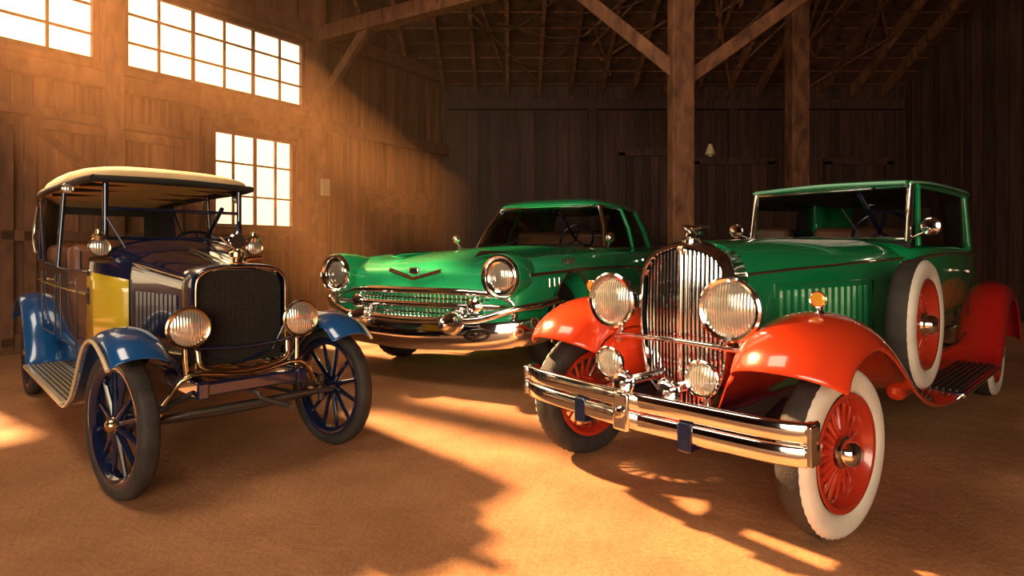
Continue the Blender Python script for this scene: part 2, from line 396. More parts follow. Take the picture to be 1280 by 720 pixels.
    for s in (1,-1):
        tube('windshield_post_%d'%s,[(-1.12,s*.43,1.28),(-1.12,s*.43,1.77)],.018,BLACKP,P)
        tube('windshield_stay_%d'%s,[(-1.12,s*.43,1.5),(-.92,s*.36,1.28)],.007,BLACKP,P)
        tube('top_post_%d'%s,[(-2.05,s*.55,1.14),(-2.05,s*.51,1.76)],.016,BLACKP,P)
        tube('top_post_rear_%d'%s,[(-3.0,s*.54,1.17),(-3.1,s*.50,1.75)],.016,BLACKP,P)
        tube('top_brace_%d'%s,[(-2.6,s*.56,1.17),(-3.1,s*.52,1.72)],.012,BLACKP,P)
        tube('landau_iron_%d'%s,[(-2.95,s*.575,1.25),(-3.2,s*.56,1.4),(-3.28,s*.52,1.66)],.012,CHROME,P,res=3)
        mkq('side_curtain_%d'%s,[(-3.02,s*.548,1.17),(-3.33,s*.42,1.17),(-3.36,s*.40,1.72),(-3.08,s*.515,1.75)],BLACKM,P,solid=.01)
    for k,z in enumerate((1.35,1.55,1.74)):
        tube('windshield_rail_%d'%(k+1),[(-1.12,-.43,z),(-1.12,.43,z)],.012,BLACKP,P)
    mkq('windshield_glass',[(-1.12,-.42,1.36),(-1.12,.42,1.36),(-1.12,.42,1.73),(-1.12,-.42,1.73)],GLASS,P)
    boxes('rear_curtain',[((-3.35,0,1.22),(.02,.84,.12)),((-3.36,0,1.67),(.02,.84,.12)),((-3.355,-.38,1.43),(.02,.09,.55)),((-3.355,.38,1.43),(.02,.09,.55)),((-3.355,0,1.42),(.02,.06,.5))],BLACKM,P)
    TZ=.06
    ts=[(-1.08,.47,1.685,1.70,1.735),(-1.11,.495,1.675,1.70,1.77),(-1.35,.52,1.675,1.71,1.82),(-2.1,.54,1.685,1.725,1.88),(-2.9,.545,1.68,1.715,1.87),(-3.25,.51,1.65,1.69,1.82),(-3.42,.45,1.58,1.61,1.70)]
    loft('canvas_top',[arch(x,w,zb+TZ,zs+TZ,zt+TZ,e=2.8) for x,w,zb,zs,zt in ts],CREAM,P,sub=1,ang=80)
    tube('top_edge_front',[(-1.08,-.50,1.68+TZ),(-1.065,0,1.69+TZ),(-1.08,.50,1.68+TZ)],.024,BLACKM,P,res=4)
    for s in (1,-1):
        tube('top_edge_%d'%s,[(-1.08,s*.50,1.68+TZ),(-1.35,s*.53,1.68+TZ),(-2.1,s*.55,1.69+TZ),(-2.9,s*.555,1.685+TZ),(-3.34,s*.49,1.645+TZ)],.026,BLACKM,P,res=3)
        headlamp('top_marker_%d'%s,P,(-1.55,s*.57,1.70),.035,BRASS)
    tubes('top_bows',[([(x,-.51,1.73),(x,0,1.77),(x,.51,1.73)],.014) for x in (-1.5,-2.05,-2.6)],WOODDK,P)
    cr=[(.43,-.05),(.47,-.012),(.54,.010),(.61,.010),(.67,-.012),(.695,-.05)]
    for s in (1,-1):
        sn='left' if s>0 else 'right'
        fender('front_fender_'+sn,P,[(.33,.75),(.22,.82),(.06,.86),(-.1,.855),(-.27,.77),(-.42,.62),(-.58,.47),(-.78,.37),(-.95,.35)],cr,BLUEP,s,sc=[1,1,1,1,1,1,.8,.5,.3])
        fender('rear_fender_'+sn,P,[(-2.5,.35),(-2.60,.5),(-2.72,.70),(-2.88,.84),(-3.08,.89),(-3.27,.85),(-3.40,.76),(-3.47,.66)],cr,BLUEP,s,sc=[.3,.8,1,1,1,1,1,1])
        tube('front_fender_bead_'+sn,[(.31,s*.70,.71),(.21,s*.705,.77),(.06,s*.705,.81),(-.1,s*.705,.805),(-.25,s*.705,.73),(-.40,s*.705,.58),(-.56,s*.703,.435),(-.78,s*.70,.345),(-.95,s*.698,.335)],.010,CREAMP,P,res=3)
        box('running_board_'+sn,(-1.72,s*.585,.335),(1.66,.24,.03),CREAMP,P)
        boxes('board_ribs_'+sn,[((-1.72,s*(.50+i*.028),.354),(1.6,.008,.008)) for i in range(7)],STEEL,P)
        mkq('splash_apron_'+sn,[(-.85,s*.47,.35),(-2.6,s*.47,.35),(-2.6,s*.46,.55),(-.5,s*.34,.6)],BLACKP,P,solid=.01)
        mkq('hood_shelf_'+sn,[(.0,s*.27,.6),(-.8,s*.36,.6),(-.75,s*.47,.38),(-.3,s*.45,.72)],BLACKP,P,solid=.01)
    return P

# ================================================================= CAR B : 1930s coupe
def build_coupe():
    P=empty('vintage_coupe',None,(.951,3.099,0),math.atan2(-.67,-.74))
    T=.715; WB=3.7; R=.38
    for nm,x in (('front',0),('rear',-WB)):
        for s,sn in ((1,'left'),(-1,'right')):
            wheel('wheel_%s_%s'%(nm,sn),P,(x,s*T,R),R,.15,.25,s,REDW,REDW,20,.011,hubr=.085,steer=radians(-7) if x==0 else 0,ww=True,n=96)
    wheel('spare_wheel',P,(-1.22,.75,.84),R,.14,.25,1,REDW,REDW,20,.011,hubr=.085,ww=True,n=96)
    wheel('spare_wheel_right',P,(-1.22,-.75,.84),R,.14,.25,-1,REDW,REDW,20,.011,hubr=.085,ww=True,n=96)
    boxes('chassis_rails',[((-1.9,y,.45),(4.9,.07,.13)) for y in (-.3,.3)]+[((x,0,.45),(.07,.6,.1)) for x in (.3,-1.2,-3.8)],BLACKP,P,bev=.012)
    tube('front_axle',[(0,-.66,.36),(0,-.5,.33),(0,0,.27),(0,.5,.33),(0,.66,.36)],.03,STEEL,P,res=3)
    tube('rear_axle',[(-WB,-.66,.38),(-WB,.66,.38)],.04,BLACKP,P)
    for s in (1,-1):
        for k in range(4):
            w=.45-.09*k
            tube('leaf_spring_%d_%d'%(k+1,s),[(w,s*.34,.45-.02*k),(0,s*.34,.35-.014*k),(-w,s*.34,.45-.02*k)],.014,STEEL,P,res=4,prof=[(.5,1.6),(-.5,1.6),(-.5,-1.6),(.5,-1.6)],up=(0,0,1))
        tube('frame_horn_%d'%s,[(.0,s*.3,.46),(.3,s*.32,.49),(.5,s*.34,.47)],.030,REDP,P,res=3)
    tube('tie_rod',[(.14,-.6,.30),(.14,.6,.30)],.014,STEEL,P)
    half=[(0,.43),(.10,.45),(.185,.52),(.235,.64),(.258,.82),(.262,1.0),(.25,1.14),(.20,1.235),(.10,1.285),(0,1.305)]
    H=[Vector((0,y,z)) for y,z in half]
    hc=catmull(H,4)
    ring=hc+[Vector((0,-v.y,v.z)) for v in reversed(hc[1:-1])]
    def rg(x,s=1.0):
        return [Vector((x,(v.y)*s,(v.z-.87)*s+.87)) for v in ring]
    loft('radiator_shell',[rg(.045,.93),rg(.075,.96),rg(.075,1.0),rg(.04,1.03),rg(-.13,1.035)],CHROME,P,caps=False,solid=.01,ang=60)
    mk('radiator_back',rg(.0,.96),[tuple(range(len(ring)))],BLACKM,P,smooth=False)
    bars=[]
    nb=21
    for i in range(nb):
        y=-.225+.45*i/(nb-1)
        lo=hi=None
        for a in range(len(hc)-1):
            p,q=hc[a],hc[a+1]
            if (p.y-abs(y))*(q.y-abs(y))<=0 and abs(q.y-p.y)>1e-6:
                z=p.z+(q.z-p.z)*(abs(y)-p.y)/(q.y-p.y)
                if z<.87: lo=z
                else: hi=z
        if lo is None: lo=.6
        if hi is None: hi=1.1
        xx=.045+.03*(1-abs(y)/.24)
        bars.append(([(xx-.01,y,lo+.02),(xx,y,(lo+hi)/2),(xx-.01,y,hi-.03)],.0068))
    tubes('grille_bars',bars,CHROME,P)
    tube('grille_centre_bar',[(.08,0,.46),(.085,0,.87),(.075,0,1.28)],.012,CHROME,P)
    lathe('radiator_cap',[(0,0),(0,.045),(.02,.05),(.03,.03),(.05,.025),(.06,0)],CHROME,P,loc=(-.02,0,1.31),d=(0,0,1),n=20)
    tube('hood_ornament_body',[(.06,0,1.40),(.0,0,1.385),(-.06,0,1.365),(-.14,0,1.36)],[.004,.02,.024,.006],CHROME,P,res=0,n=12)
    tubes('hood_ornament_wings',[([(0,s*.01,1.385),(-.07,s*.035,1.395),(-.16,s*.045,1.395)],[.013,.011,.003]) for s in (1,-1)],CHROME,P)
    lathe('badge',[(0,.0),(.01,.026),(.015,.02),(.016,0)],BRASS,P,loc=(.07,0,1.265),n=20)
    hs=[(-.12,.262,.52,1.09,1.315),(-.5,.32,.5,1.11,1.33),(-1.0,.40,.5,1.13,1.345),(-1.5,.48,.5,1.15,1.355),(-1.86,.535,.5,1.165,1.36)]
    loft('hood',[arch(x,w,zb,zs,zt,e=2.3) for x,w,zb,zs,zt in hs],GREENB,P)
    def hw(x):
        for a,b in zip(hs,hs[1:]):
            if b[0]<=x<=a[0]:
                f=(x-a[0])/(b[0]-a[0]); return a[1]+(b[1]-a[1])*f,a[3]+(b[3]-a[3])*f
        return hs[-1][1],hs[-1][3]
    for s in (1,-1):
        tube('hood_moulding_%d'%s,[(x,s*(hw(x)[0]*.985+.004),hw(x)[1]+.05) for x in (-.12,-.5,-1,-1.5,-1.86)],.009,CHROME,P)
        boxes('hood_louvers_%d'%s,[((-.42-i*.07,s*(hw(-.42-i*.07)[0]+.004),.90),(.014,.022,.30),rotM((0,0,s*.5))) for i in range(14)],GREENB,P,bev=.004)
        tube('louver_frame_%d'%s,[(-.36,s*(hw(-.36)[0]+.006),.72),(-.36,s*(hw(-.36)[0]+.006),1.08),(-1.42,s*(hw(-1.42)[0]+.006),1.08),(-1.42,s*(hw(-1.42)[0]+.006),.72)],.006,GREENB,P,closed=True)
        for k,x in enumerate((-.3,-1.5)):
            lathe('hood_latch_%d_%d'%(k+1,s),[(0,.018),(.02,.016),(.028,0)],CHROME,P,loc=(x,s*hw(x)[0],.68),d=(0,s,0),n=12)
    tube('hood_centre_hinge',[(-.12,0,1.32),(-1.86,0,1.365)],.006,CHROME,P)
    bs=[(-1.86,.545,.44,1.15,1.345),(-2.1,.60,.43,1.22,1.345),(-2.6,.635,.43,1.25,1.33),(-3.3,.64,.43,1.25,1.33),(-3.8,.62,.43,1.22,1.33),(-4.15,.57,.45,1.08,1.22),(-4.5,.48,.5,.9,1.02),(-4.7,.38,.55,.72,.80)]
    loft('body',[arch(x,w,zb,zs,zt,e=3.4,wb=w*.96) for x,w,zb,zs,zt in bs],GREENB,P,ang=50,sub=1)
    for s in (1,-1):
        tube('belt_moulding_%d'%s,[(-1.88,s*.56,1.19),(-2.1,s*.612,1.225),(-2.6,s*.645,1.245),(-3.3,s*.65,1.245),(-3.8,s*.63,1.22)],.011,CHROME,P,res=3)
        tube('door_seam_%d'%s,[(-2.02,s*.592,1.18),(-2.05,s*.60,.56),(-2.9,s*.645,.54),(-3.3,s*.648,.6),(-3.3,s*.648,1.2)],.004,BLACKM,P)
        tube('door_handle_%d'%s,[(-3.12,s*.645,1.10),(-3.12,s*.685,1.10),(-3.02,s*.69,1.10)],.011,CHROME,P)
        box('sill_%d'%s,(-2.4,s*.60,.44),(1.9,.06,.12),REDP,P,bev=.02)
    box('cabin_dark_deck',(-2.75,0,1.31),(1.5,1.08,.06),BLACKM,P)  # black sheet at belt height stands in for the dark cabin interior
    zt=1.73
    for s in (1,-1):
        tube('a_pillar_%d'%s,[(-1.90,s*.55,1.33),(-1.99,s*.545,zt)],.020,CHROME,P)
        tube('door_frame_%d'%s,[(-2.0,s*.585,1.30),(-2.05,s*.57,zt-.01),(-2.7,s*.60,zt),(-3.38,s*.60,zt-.005),(-3.42,s*.625,1.30)],.018,GREENB,P)
        loft('quarter_panel_%d'%s,[[(-3.40,s*.63,1.27),(-3.40,s*.60,1.75)],[(-3.65,s*.62,1.27),(-3.62,s*.59,1.75)],[(-3.82,s*.57,1.27),(-3.76,s*.53,1.73)],[(-3.90,s*.42,1.27),(-3.82,s*.40,1.73)]],GREENB,P,closed=False,caps=False,solid=.03,ang=80)
        mkq('side_glass_%d'%s,[(-2.02,s*.59,1.3),(-3.4,s*.615,1.3),(-3.4,s*.597,1.73),(-2.06,s*.575,1.73)],GLASS,P)
        tube('mirror_arm_%d'%s,[(-1.93,s*.57,1.36),(-1.9,s*.66,1.40)],.008,CHROME,P)
        lathe('mirror_%d'%s,[(-.012,0),(-.01,.05),(.0,.062),(.02,.055),(.035,.0)],CHROME,P,loc=(-1.9,s*.68,1.43),d=(1,0,0),n=24)
    mkq('windshield_glass',[(-1.91,-.54,1.34),(-1.91,.54,1.34),(-1.985,.53,zt),(-1.985,-.53,zt)],GLASS,P)
    tube('windshield_frame',[(-1.90,-.53,1.35),(-1.90,.53,1.35),(-1.98,.525,zt-.01),(-1.98,-.525,zt-.01)],.013,CHROME,P,closed=True)
    boxes('rear_window_wall',[((-3.86,0,1.36),(.03,.84,.2)),((-3.83,0,1.71),(.03,.82,.08)),((-3.845,-.35,1.5),(.03,.16,.42)),((-3.845,.35,1.5),(.03,.16,.42))],BLACKM,P,bev=.005)
    rs=[(-1.93,.50,1.69,1.70,1.72),(-1.97,.555,1.685,1.705,1.745),(-2.2,.595,1.69,1.715,1.775),(-2.8,.62,1.69,1.72,1.80),(-3.4,.615,1.69,1.72,1.79),(-3.75,.56,1.68,1.70,1.755),(-3.90,.44,1.62,1.64,1.68)]
    rs=[(a,b_,c+.035,d_+.035,e_+.035) for a,b_,c,d_,e_ in rs]
    loft('roof',[arch(x,w,zb,zs,zt2,e=2.6) for x,w,zb,zs,zt2 in rs],GREENB,P,sub=1,ang=80)
    box('headliner',(-2.9,0,1.715),(1.7,1.06,.02),BLACKM,P)
    tube('roof_front_trim',[(-1.93,-.53,1.74),(-1.915,0,1.755),(-1.93,.53,1.74)],.015,GREENL,P,res=4)
    for s in (1,-1):
        tube('drip_rail_%d'%s,[(-1.95,s*.555,1.74),(-2.2,s*.605,1.75),(-2.8,s*.63,1.755),(-3.4,s*.625,1.755),(-3.75,s*.565,1.735)],.009,GREENL,P,res=3)
    box('seat_back',(-3.1,0,1.3),(.14,1.0,.36),LEATH,P,bev=.05,rot=(0,-.15,0))
    steering(P,(-2.28,.28,1.40),.19,-.5)
    boxes('wiper',[((-1.89,.2,1.47),(.01,.01,.24),rotM((.5,.2,0)))],BLACKM,P)
    for s,sn in ((1,'left'),(-1,'right')):
        headlamp('headlamp_'+sn,P,(.22,s*.345,.99),.145,CHROME)
        tube('headlamp_post_'+sn,[(.12,s*.40,.72),(.12,s*.36,.82),(.14,s*.345,.88)],[.03,.022,.03],CHROME,P)
        headlamp('driving_lamp_'+sn,P,(.34,s*.27,.67),.082,CHROME)
        tube('driving_lamp_post_'+sn,[(.3,s*.28,.5),(.3,s*.27,.61)],.014,CHROME,P)
        headlamp('fender_lamp_'+sn,P,(.02,s*.66,1.045),.036,CHROME,lens=AMBER)
        lathe('fender_lamp_foot_'+sn,[(0,.03),(.02,.014),(.06,.012)],CHROME,P,loc=(.0,s*.66,.975),d=(0,0,1),n=14)
    tube('headlamp_crossbar',[(.12,-.42,.78),(.17,-.2,.80),(.185,0,.805),(.17,.2,.80),(.12,.42,.78)],.014,CHROME,P,res=4)
    for s in (1,-1):
        lathe('horn_%d'%s,[(-.22,0),(-.2,.03),(-.05,.022),(.05,.03),(.1,.05),(.12,.065),(.125,.06),(.09,.035),(0,.0)],CHROME,P,loc=(.28,s*.13,.60),n=20)
    pr=[(-.92,.0),(-.84,.45),(-.6,.75),(-.3,.9),(0,.95),(.3,.9),(.6,.75),(.84,.45),(.92,0),(.7,-.2),(-.7,-.2)]
    for nm,z in (('upper',.558),('lower',.466)):
        tube('bumper_bar_'+nm,[(.38,.79,z),(.45,.77,z),(.50,.62,z),(.53,.3,z),(.55,0,z),(.53,-.3,z),(.50,-.62,z),(.45,-.77,z),(.38,-.79,z)],.046,CHROME,P,res=4,prof=pr,up=(0,0,1),ang=60)
    box('bumper_clamp',(.575,0,.512),(.06,.09,.18),CHROME,P,bev=.014)
    boxes('bumper_end_caps',[((.44,s*.79,.512),(.06,.02,.16)) for s in (1,-1)],CHROME,P,bev=.006)
    lathe('bumper_bolts',[(0,.028),(.02,.024),(.03,0)],CHROME,P,loc=(.605,0,.512),n=16)
    tubes('bumper_irons',[([(.52,s*.36,.51),(.3,s*.33,.47)],.022) for s in (1,-1)],CHROME,P)
    cr=[(.385,-.16),(.40,-.08),(.47,-.015),(.60,.02),(.72,.015),(.82,-.03),(.875,-.10),(.88,-.14)]
    cr2=[(.56,-.1),(.60,-.03),(.70,.01),(.80,.0),(.865,-.05),(.885,-.12),(.887,-.16)]
    for s,sn in ((1,'left'),(-1,'right')):
        o,secs=fender('front_fender_'+sn,P,[(.42,.76),(.36,.85),(.24,.925),(.07,.965),(-.12,.965),(-.32,.90),(-.52,.78),(-.75,.62),(-1.0,.50),(-1.3,.42),(-1.6,.38),(-1.75,.375)],cr,REDP,s,res=3,sc=[1,1,1,1,1,1,.9,.75,.55,.35,.2,.1])
        loft('front_apron_'+sn,[[Vector(sec[0]),Vector((sec[0][0]*.95-.03,s*.33,sec[0][2]*.6+.22)),Vector((sec[0][0]*.9-.03,s*.27,max(.46,sec[0][2]*.35+.22)))] for sec in secs[:30]],REDP,P,closed=False,caps=False,solid=.008,ang=80)
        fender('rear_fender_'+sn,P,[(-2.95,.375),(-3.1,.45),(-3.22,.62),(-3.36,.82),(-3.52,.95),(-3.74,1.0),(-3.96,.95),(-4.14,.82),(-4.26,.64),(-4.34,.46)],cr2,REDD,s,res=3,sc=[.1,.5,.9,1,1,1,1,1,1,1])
        box('running_board_'+sn,(-2.35,s*.745,.36),(1.3,.28,.035),BLACKP,P,bev=.01)
        boxes('board_ribs_'+sn,[((-2.35,s*(.64+i*.035),.383),(1.26,.014,.014)) for i in range(7)],STEEL,P,bev=.003)
        tube('board_edge_'+sn,[(-1.7,s*.888,.36),(-3.0,s*.888,.36)],.013,CHROME,P)
        tube('spare_clamp_'+sn,[(-1.22,s*.70,.84),(-1.22,s*.85,.84)],.016,CHROME,P)
        box('spare_well_'+sn,(-1.22,s*.69,.5),(.4,.1,.18),REDP,P,bev=.04)
        mkq('splash_apron_'+sn,[(-1.6,s*.62,.375),(-3.1,s*.64,.375),(-3.1,s*.62,.5),(-1.6,s*.54,.52)],REDP,P,solid=.01)
    tube('rear_bumper',[(-4.8,.7,.5),(-4.95,0,.5),(-4.8,-.7,.5)],.034,CHROME,P,res=4,n=12)
    tubes('rear_bumper_irons',[([(-4.3,s*.3,.46),(-4.9,s*.3,.5)],.02) for s in (1,-1)],CHROME,P)
    box('front_splash_pan',(.2,0,.44),(.34,.5,.03),REDP,P)
    return P

# ================================================================= CAR C : 1950s sedan
def bake(ob):
    bpy.context.view_layer.update()
    dg=bpy.context.evaluated_depsgraph_get()
    me=bpy.data.meshes.new_from_object(ob.evaluated_get(dg)); ob.modifiers.clear(); ob.data=me
def build_sedan():
    P=empty('classic_sedan',None,(-.44,6.44,0),math.atan2(-.888,-.46),sc=(1.29,1.26,1.32))
    R=.36; T=.78; WB=2.92
    for nm,x in (('front',0),('rear',-WB)):
        for s,sn in ((1,'left'),(-1,'right')):
            wheel('wheel_%s_%s'%(nm,sn),P,(x,s*T,R),R,.19,.20,s,CHROME,STEEL,10,.02,hubr=.13,n=64)
    def sec(x,w,zb,zm,zsh,tf,he,zh,zc,ws=None,fi=.10):
        ws=ws or w-.05
        h=[(0,zb),(ws*.85,zb),(ws,zb+.07),(w,zm),(w+.005,zsh-.04),(w-.02,zsh),(w-fi,tf),(w-.30,he),(w-.5,zh),(w*.22,zc-.004),(0,zc)]
        return [(x,y,z) for y,z in h]+[(x,-y,z) for y,z in reversed(h[1:-1])]
    S=[sec(.80,.84,.40,.58,.73,.77,.775,.78,.785),
       sec(.77,.87,.38,.58,.78,.83,.825,.83,.84),
       sec(.66,.90,.37,.58,.83,.89,.865,.875,.885),
       sec(.40,.93,.34,.58,.86,.93,.895,.915,.93),
       sec(0,.95,.31,.58,.87,.945,.92,.94,.96),
       sec(-.5,.96,.30,.58,.88,.955,.94,.965,.99),
       sec(-.95,.96,.29,.58,.89,.965,.97,1.0,1.015),
       sec(-1.3,.96,.28,.58,.89,.965,.985,.99,.99),
       sec(-2.2,.96,.28,.58,.89,.965,.98,.98,.98),
       sec(-2.9,.96,.29,.58,.90,.97,.975,.985,.985),
       sec(-3.4,.95,.31,.58,.92,.995,.96,.97,.975),
       sec(-3.9,.91,.36,.58,.93,1.02,.90,.90,.90),
       sec(-4.15,.86,.42,.58,.88,.98,.82,.80,.80),
       sec(-4.2,.82,.46,.56,.80,.86,.76,.75,.75)]
    body=loft('body',S,GREENC,P,sub=2,ang=80)
    cut=[]
    for x in (0,-WB):
        for s in (1,-1):
            c=lathe('cutter',[(-.22,0),(-.22,.425),(.3,.425),(.3,0)],BLACKM,P,loc=(x,s*.80,.37),d=(0,s,0),n=48,smooth=False); cut.append(c)
    for c in cut:
        b=body.modifiers.new('b','BOOLEAN'); b.object=c; b.operation='DIFFERENCE'; b.solver='EXACT'
    bake(body)
    for c in cut: bpy.data.objects.remove(c)
    for x in (0,-WB):
        for s in (1,-1):
            tube('arch_lip',[(x+.43*cos(a),s*.955,.37+.43*sin(a)) for a in [radians(-8+i*196/20) for i in range(21)]],.012,CHROME,P)
    for s,sn in ((1,'left'),(-1,'right')):
        lathe('headlight_pod_'+sn,[(-.35,.10),(-.1,.148),(.05,.155),(.10,.152),(.10,.12),(.06,.115)],GREENC,P,loc=(.76,s*.76,.785),n=36)
        lathe('headlight_bezel_'+sn,[(.06,.15),(.11,.150),(.13,.138),(.11,.118),(.08,.112)],CHROME,P,loc=(.76,s*.76,.785),n=36)
        headlamp('headlight_'+sn,P,(.845,s*.76,.785),.102,CHROME)
    def rr(x,w,z0,z1,xe,k=24):
        pts=[]
        for i in range(k):
            a=2*pi*i/k; c=cos(a); s=sin(a)
            y=w*math.copysign(abs(c)**.45,c); z=(z0+z1)/2+(z1-z0)/2*math.copysign(abs(s)**.55,s)
            pts.append(Vector((x-(x-xe)*(abs(y)/w)**2.5,y,z)))
        return pts
    ring=rr(.85,.82,.41,.675,.76,48)
    mk('grille_shade_sheet',[v-Vector((.035,0,0)) for v in ring],[tuple(range(48))],BLACKM,P,smooth=False)  # flat black sheet stands in for shade behind the mesh
    tube('grille_surround',ring,.026,CHROME,P,closed=True,n=12)
    g=[]
    def gx(y): return .84-.075*(abs(y)/.8)**2.5
    for i in range(7):
        z=.45+.034*i
        g.append(([(gx(y)-.01,y,z) for y in [-.76+.152*j for j in range(11)]],.007))
    for j in range(41):
        y=-.74+.037*j; g.append(([(gx(y)-.014,y,.425),(gx(y)-.014,y,.665)],.005))
    tubes('grille_mesh',g,CHROME,P,n=6)
    tube('grille_bar',[(gx(y)+.015,y,.575) for y in [-.80+.16*j for j in range(11)]],.024,CHROME,P)
    for s in (1,-1):
        lathe('parking_lamp_%d'%s,[(-.03,0),(-.03,.055),(.02,.06),(.035,.04),(.045,0)],CHROME,P,loc=(gx(.5)+.02,s*.54,.575),n=24)
        lathe('bumper_bullet_%d'%s,[(-.12,.0),(-.12,.085),(0,.085),(.06,.072),(.12,.045),(.15,.02),(.155,0)],[CHROME,BLACKM],P,loc=(.93,s*.42,.47),n=28,fm=lambda j:1 if j>=5 else 0)
    prb=[(1,-.2),(.9,.3),(.6,.62),(.2,.78),(-.2,.78),(-.6,.60),(-.9,.28),(-1,-.2),(-.5,-.35),(.5,-.35)]
    ys=[.98,1.0,.97,.85,.6,.3,0,-.3,-.6,-.85,-.97,-1.0,-.98]; xs=[.2,.45,.68,.82,.90,.93,.94,.93,.90,.82,.68,.45,.2]
    zs=[.46,.45,.43,.41,.385,.37,.36,.37,.385,.41,.43,.45,.46]
    tube('front_bumper',[(x,y,z) for x,y,z in zip(xs,ys,zs)],.088,CHROME,P,res=4,prof=prb,up=(0,0,1),ang=60)
    tube('bumper_upper_wing',[(x-.01,y,z+.11+.05*(abs(y)>.8)) for x,y,z in zip(xs[1:],ys[1:],zs[1:])][:-1],.028,CHROME,P,res=4)
    V1=[(.815,-.24,.815),(.835,0,.755),(.815,.24,.815)]
    tube('hood_v_emblem',V1,.016,CHROME,P,n=8)
    box('hood_crest',(.83,0,.812),(.02,.09,.05),CHROME,P,bev=.01)
    for s in (1,-1):
        tube('hood_rocket_%d'%s,[(.60,s*.40,.915),(.52,s*.40,.93),(.38,s*.40,.935),(.0,s*.42,.945)],[.006,.026,.024,.004],CHROME,P,n=12)
        tube('side_spear_%d'%s,[(.70,s*.905,.79),(.4,s*.94,.80),(-.2,s*.968,.81),(-1.4,s*.975,.80),(-2.2,s*.975,.76),(-2.9,s*.97,.70),(-3.9,s*.92,.70)],.013,CHROME,P,res=3)
        tube('side_spear_rear_%d'%s,[(-1.7,s*.975,.79),(-2.3,s*.975,.60),(-4.0,s*.90,.60)],.010,CHROME,P)
        tubes('fender_louvres_%d'%s,[([(.45-i*.09,s*.945,.76),(.45-i*.09,s*.948,.70)],.008) for i in range(3)],CHROME,P)
        tubes('script_badge_%d'%s,[([(.25-i*.05,s*.962,.86),(.225-i*.05,s*.964,.90),(.2-i*.05,s*.962,.86)],.005) for i in range(5)],CHROME,P)
        tube('belt_trim_%d'%s,[(-.98,s*.80,.985),(-1.6,s*.84,.985),(-2.9,s*.84,.985),(-3.4,s*.80,.985)],.010,CHROME,P,res=3)
        tube('door_handle_%d'%s,[(-2.15,s*.965,.86),(-2.15,s*.99,.86),(-2.0,s*.99,.86)],.011,CHROME,P)
        tube('door_seam_front_%d'%s,[(-1.12,s*.967,.92),(-1.12,s*.968,.34),(-2.2,s*.968,.33),(-2.2,s*.97,.92)],.004,BLACKM,P)
        tube('mirror_arm_%d'%s,[(-1.15,s*.86,.98),(-1.1,s*.9,1.05)],.008,CHROME,P)
        lathe('mirror_%d'%s,[(-.02,0),(-.015,.045),(0,.05),(.03,.03),(.045,0)],CHROME,P,loc=(-1.1,s*.9,1.08),n=20)
        lathe('taillight_%d'%s,[(0,0),(0,.05),(.03,.045),(.05,0)],REDD,P,loc=(-4.18,s*.78,.84),d=(-1,0,0),n=20)
    B=[(-1.02,0),(-1.04,.3),(-1.12,.58),(-1.32,.77),(-1.75,.82),(-2.15,.83),(-2.9,.80),(-3.25,.72),(-3.45,.42),(-3.5,0)]
    Tp=[(-1.50,0),(-1.51,.27),(-1.55,.47),(-1.64,.605),(-1.95,.645),(-2.22,.66),(-2.80,.64),(-3.02,.57),(-3.12,.34),(-3.14,0)]
    zb=.975; zt=1.43
    def full(L,z): return [Vector((x,y,z)) for x,y in L]+[Vector((x,-y,z)) for x,y in reversed(L[1:-1])]
    fb=full(B,zb); ft=full(Tp,zt); n=len(fb)
    fm_=[Vector((a.x*.5+b.x*.5+(-.0),(a.y*.5+b.y*.5)*1.03,(zb+zt)/2)) for a,b in zip(fb,ft)]
    loft('cabin_glass',[fb,fm_,ft],GLASS,P,caps=False,ang=80)
    for i,nm,r in ((3,'a_pillar',.026),(5,'b_pillar',.024),(7,'c_pillar',.06),(n-3,'a_pillar_r',.026),(n-5,'b_pillar_r',.024),(n-7,'c_pillar_r',.06)):
        tube(nm,[fb[i]-Vector((0,0,.02)),fm_[i],ft[i]],r,CHROME if 'a_' in nm else GREENC,P,n=10)
    tube('cabin_base_trim',[v+Vector((0,0,.005)) for v in fb],.014,CHROME,P,closed=True,res=3)
    tube('cabin_top_trim',[v+Vector((0,0,.0)) for v in ft],.020,CHROME,P,closed=True,res=3)
    cx=-2.32
    def ringz(s,z,ex=0): return [Vector((cx+(v.x-cx)*s,v.y*s,z+.045)) for v in ft]
    loft('roof',[ringz(.98,1.375),ringz(1.05,1.38),ringz(1.06,1.40),ringz(1.0,1.435),ringz(.8,1.475),ringz(.5,1.495),ringz(.15,1.50)],GREENC,P,sub=2,ang=80)
    box('cabin_dark_sheet',(-2.2,0,.985),(1.9,1.4,.03),BLACKM,P)  # belt-height black sheet in place of the cabin's inner darkness
    box('dash_top',(-1.32,0,1.0),(.28,1.2,.05),BLACKM,P,bev=.02)
    box('seat_back_front',(-2.1,0,1.06),(.16,1.25,.24),LEATH,P,bev=.06)
    box('seat_back_rear',(-2.95,0,1.06),(.16,1.2,.2),LEATH,P,bev=.06)
    steering(P,(-1.58,.36,1.07),.19,-.5)
    tube('rear_bumper',[(-4.0,.95,.46),(-4.28,.8,.45),(-4.36,0,.45),(-4.28,-.8,.45),(-4.0,-.95,.46)],.08,CHROME,P,res=4,n=12)
    tubes('wipers',[([(-1.06,y,.99),(-1.24,y+.28,1.10)],.006) for y in (-.35,.1)],STEEL,P)
    tube('front_axle',[(0,-.7,.36),(0,.7,.36)],.035,STEEL,P); tube('rear_axle',[(-WB,-.7,.36),(-WB,.7,.36)],.04,STEEL,P)
    return P

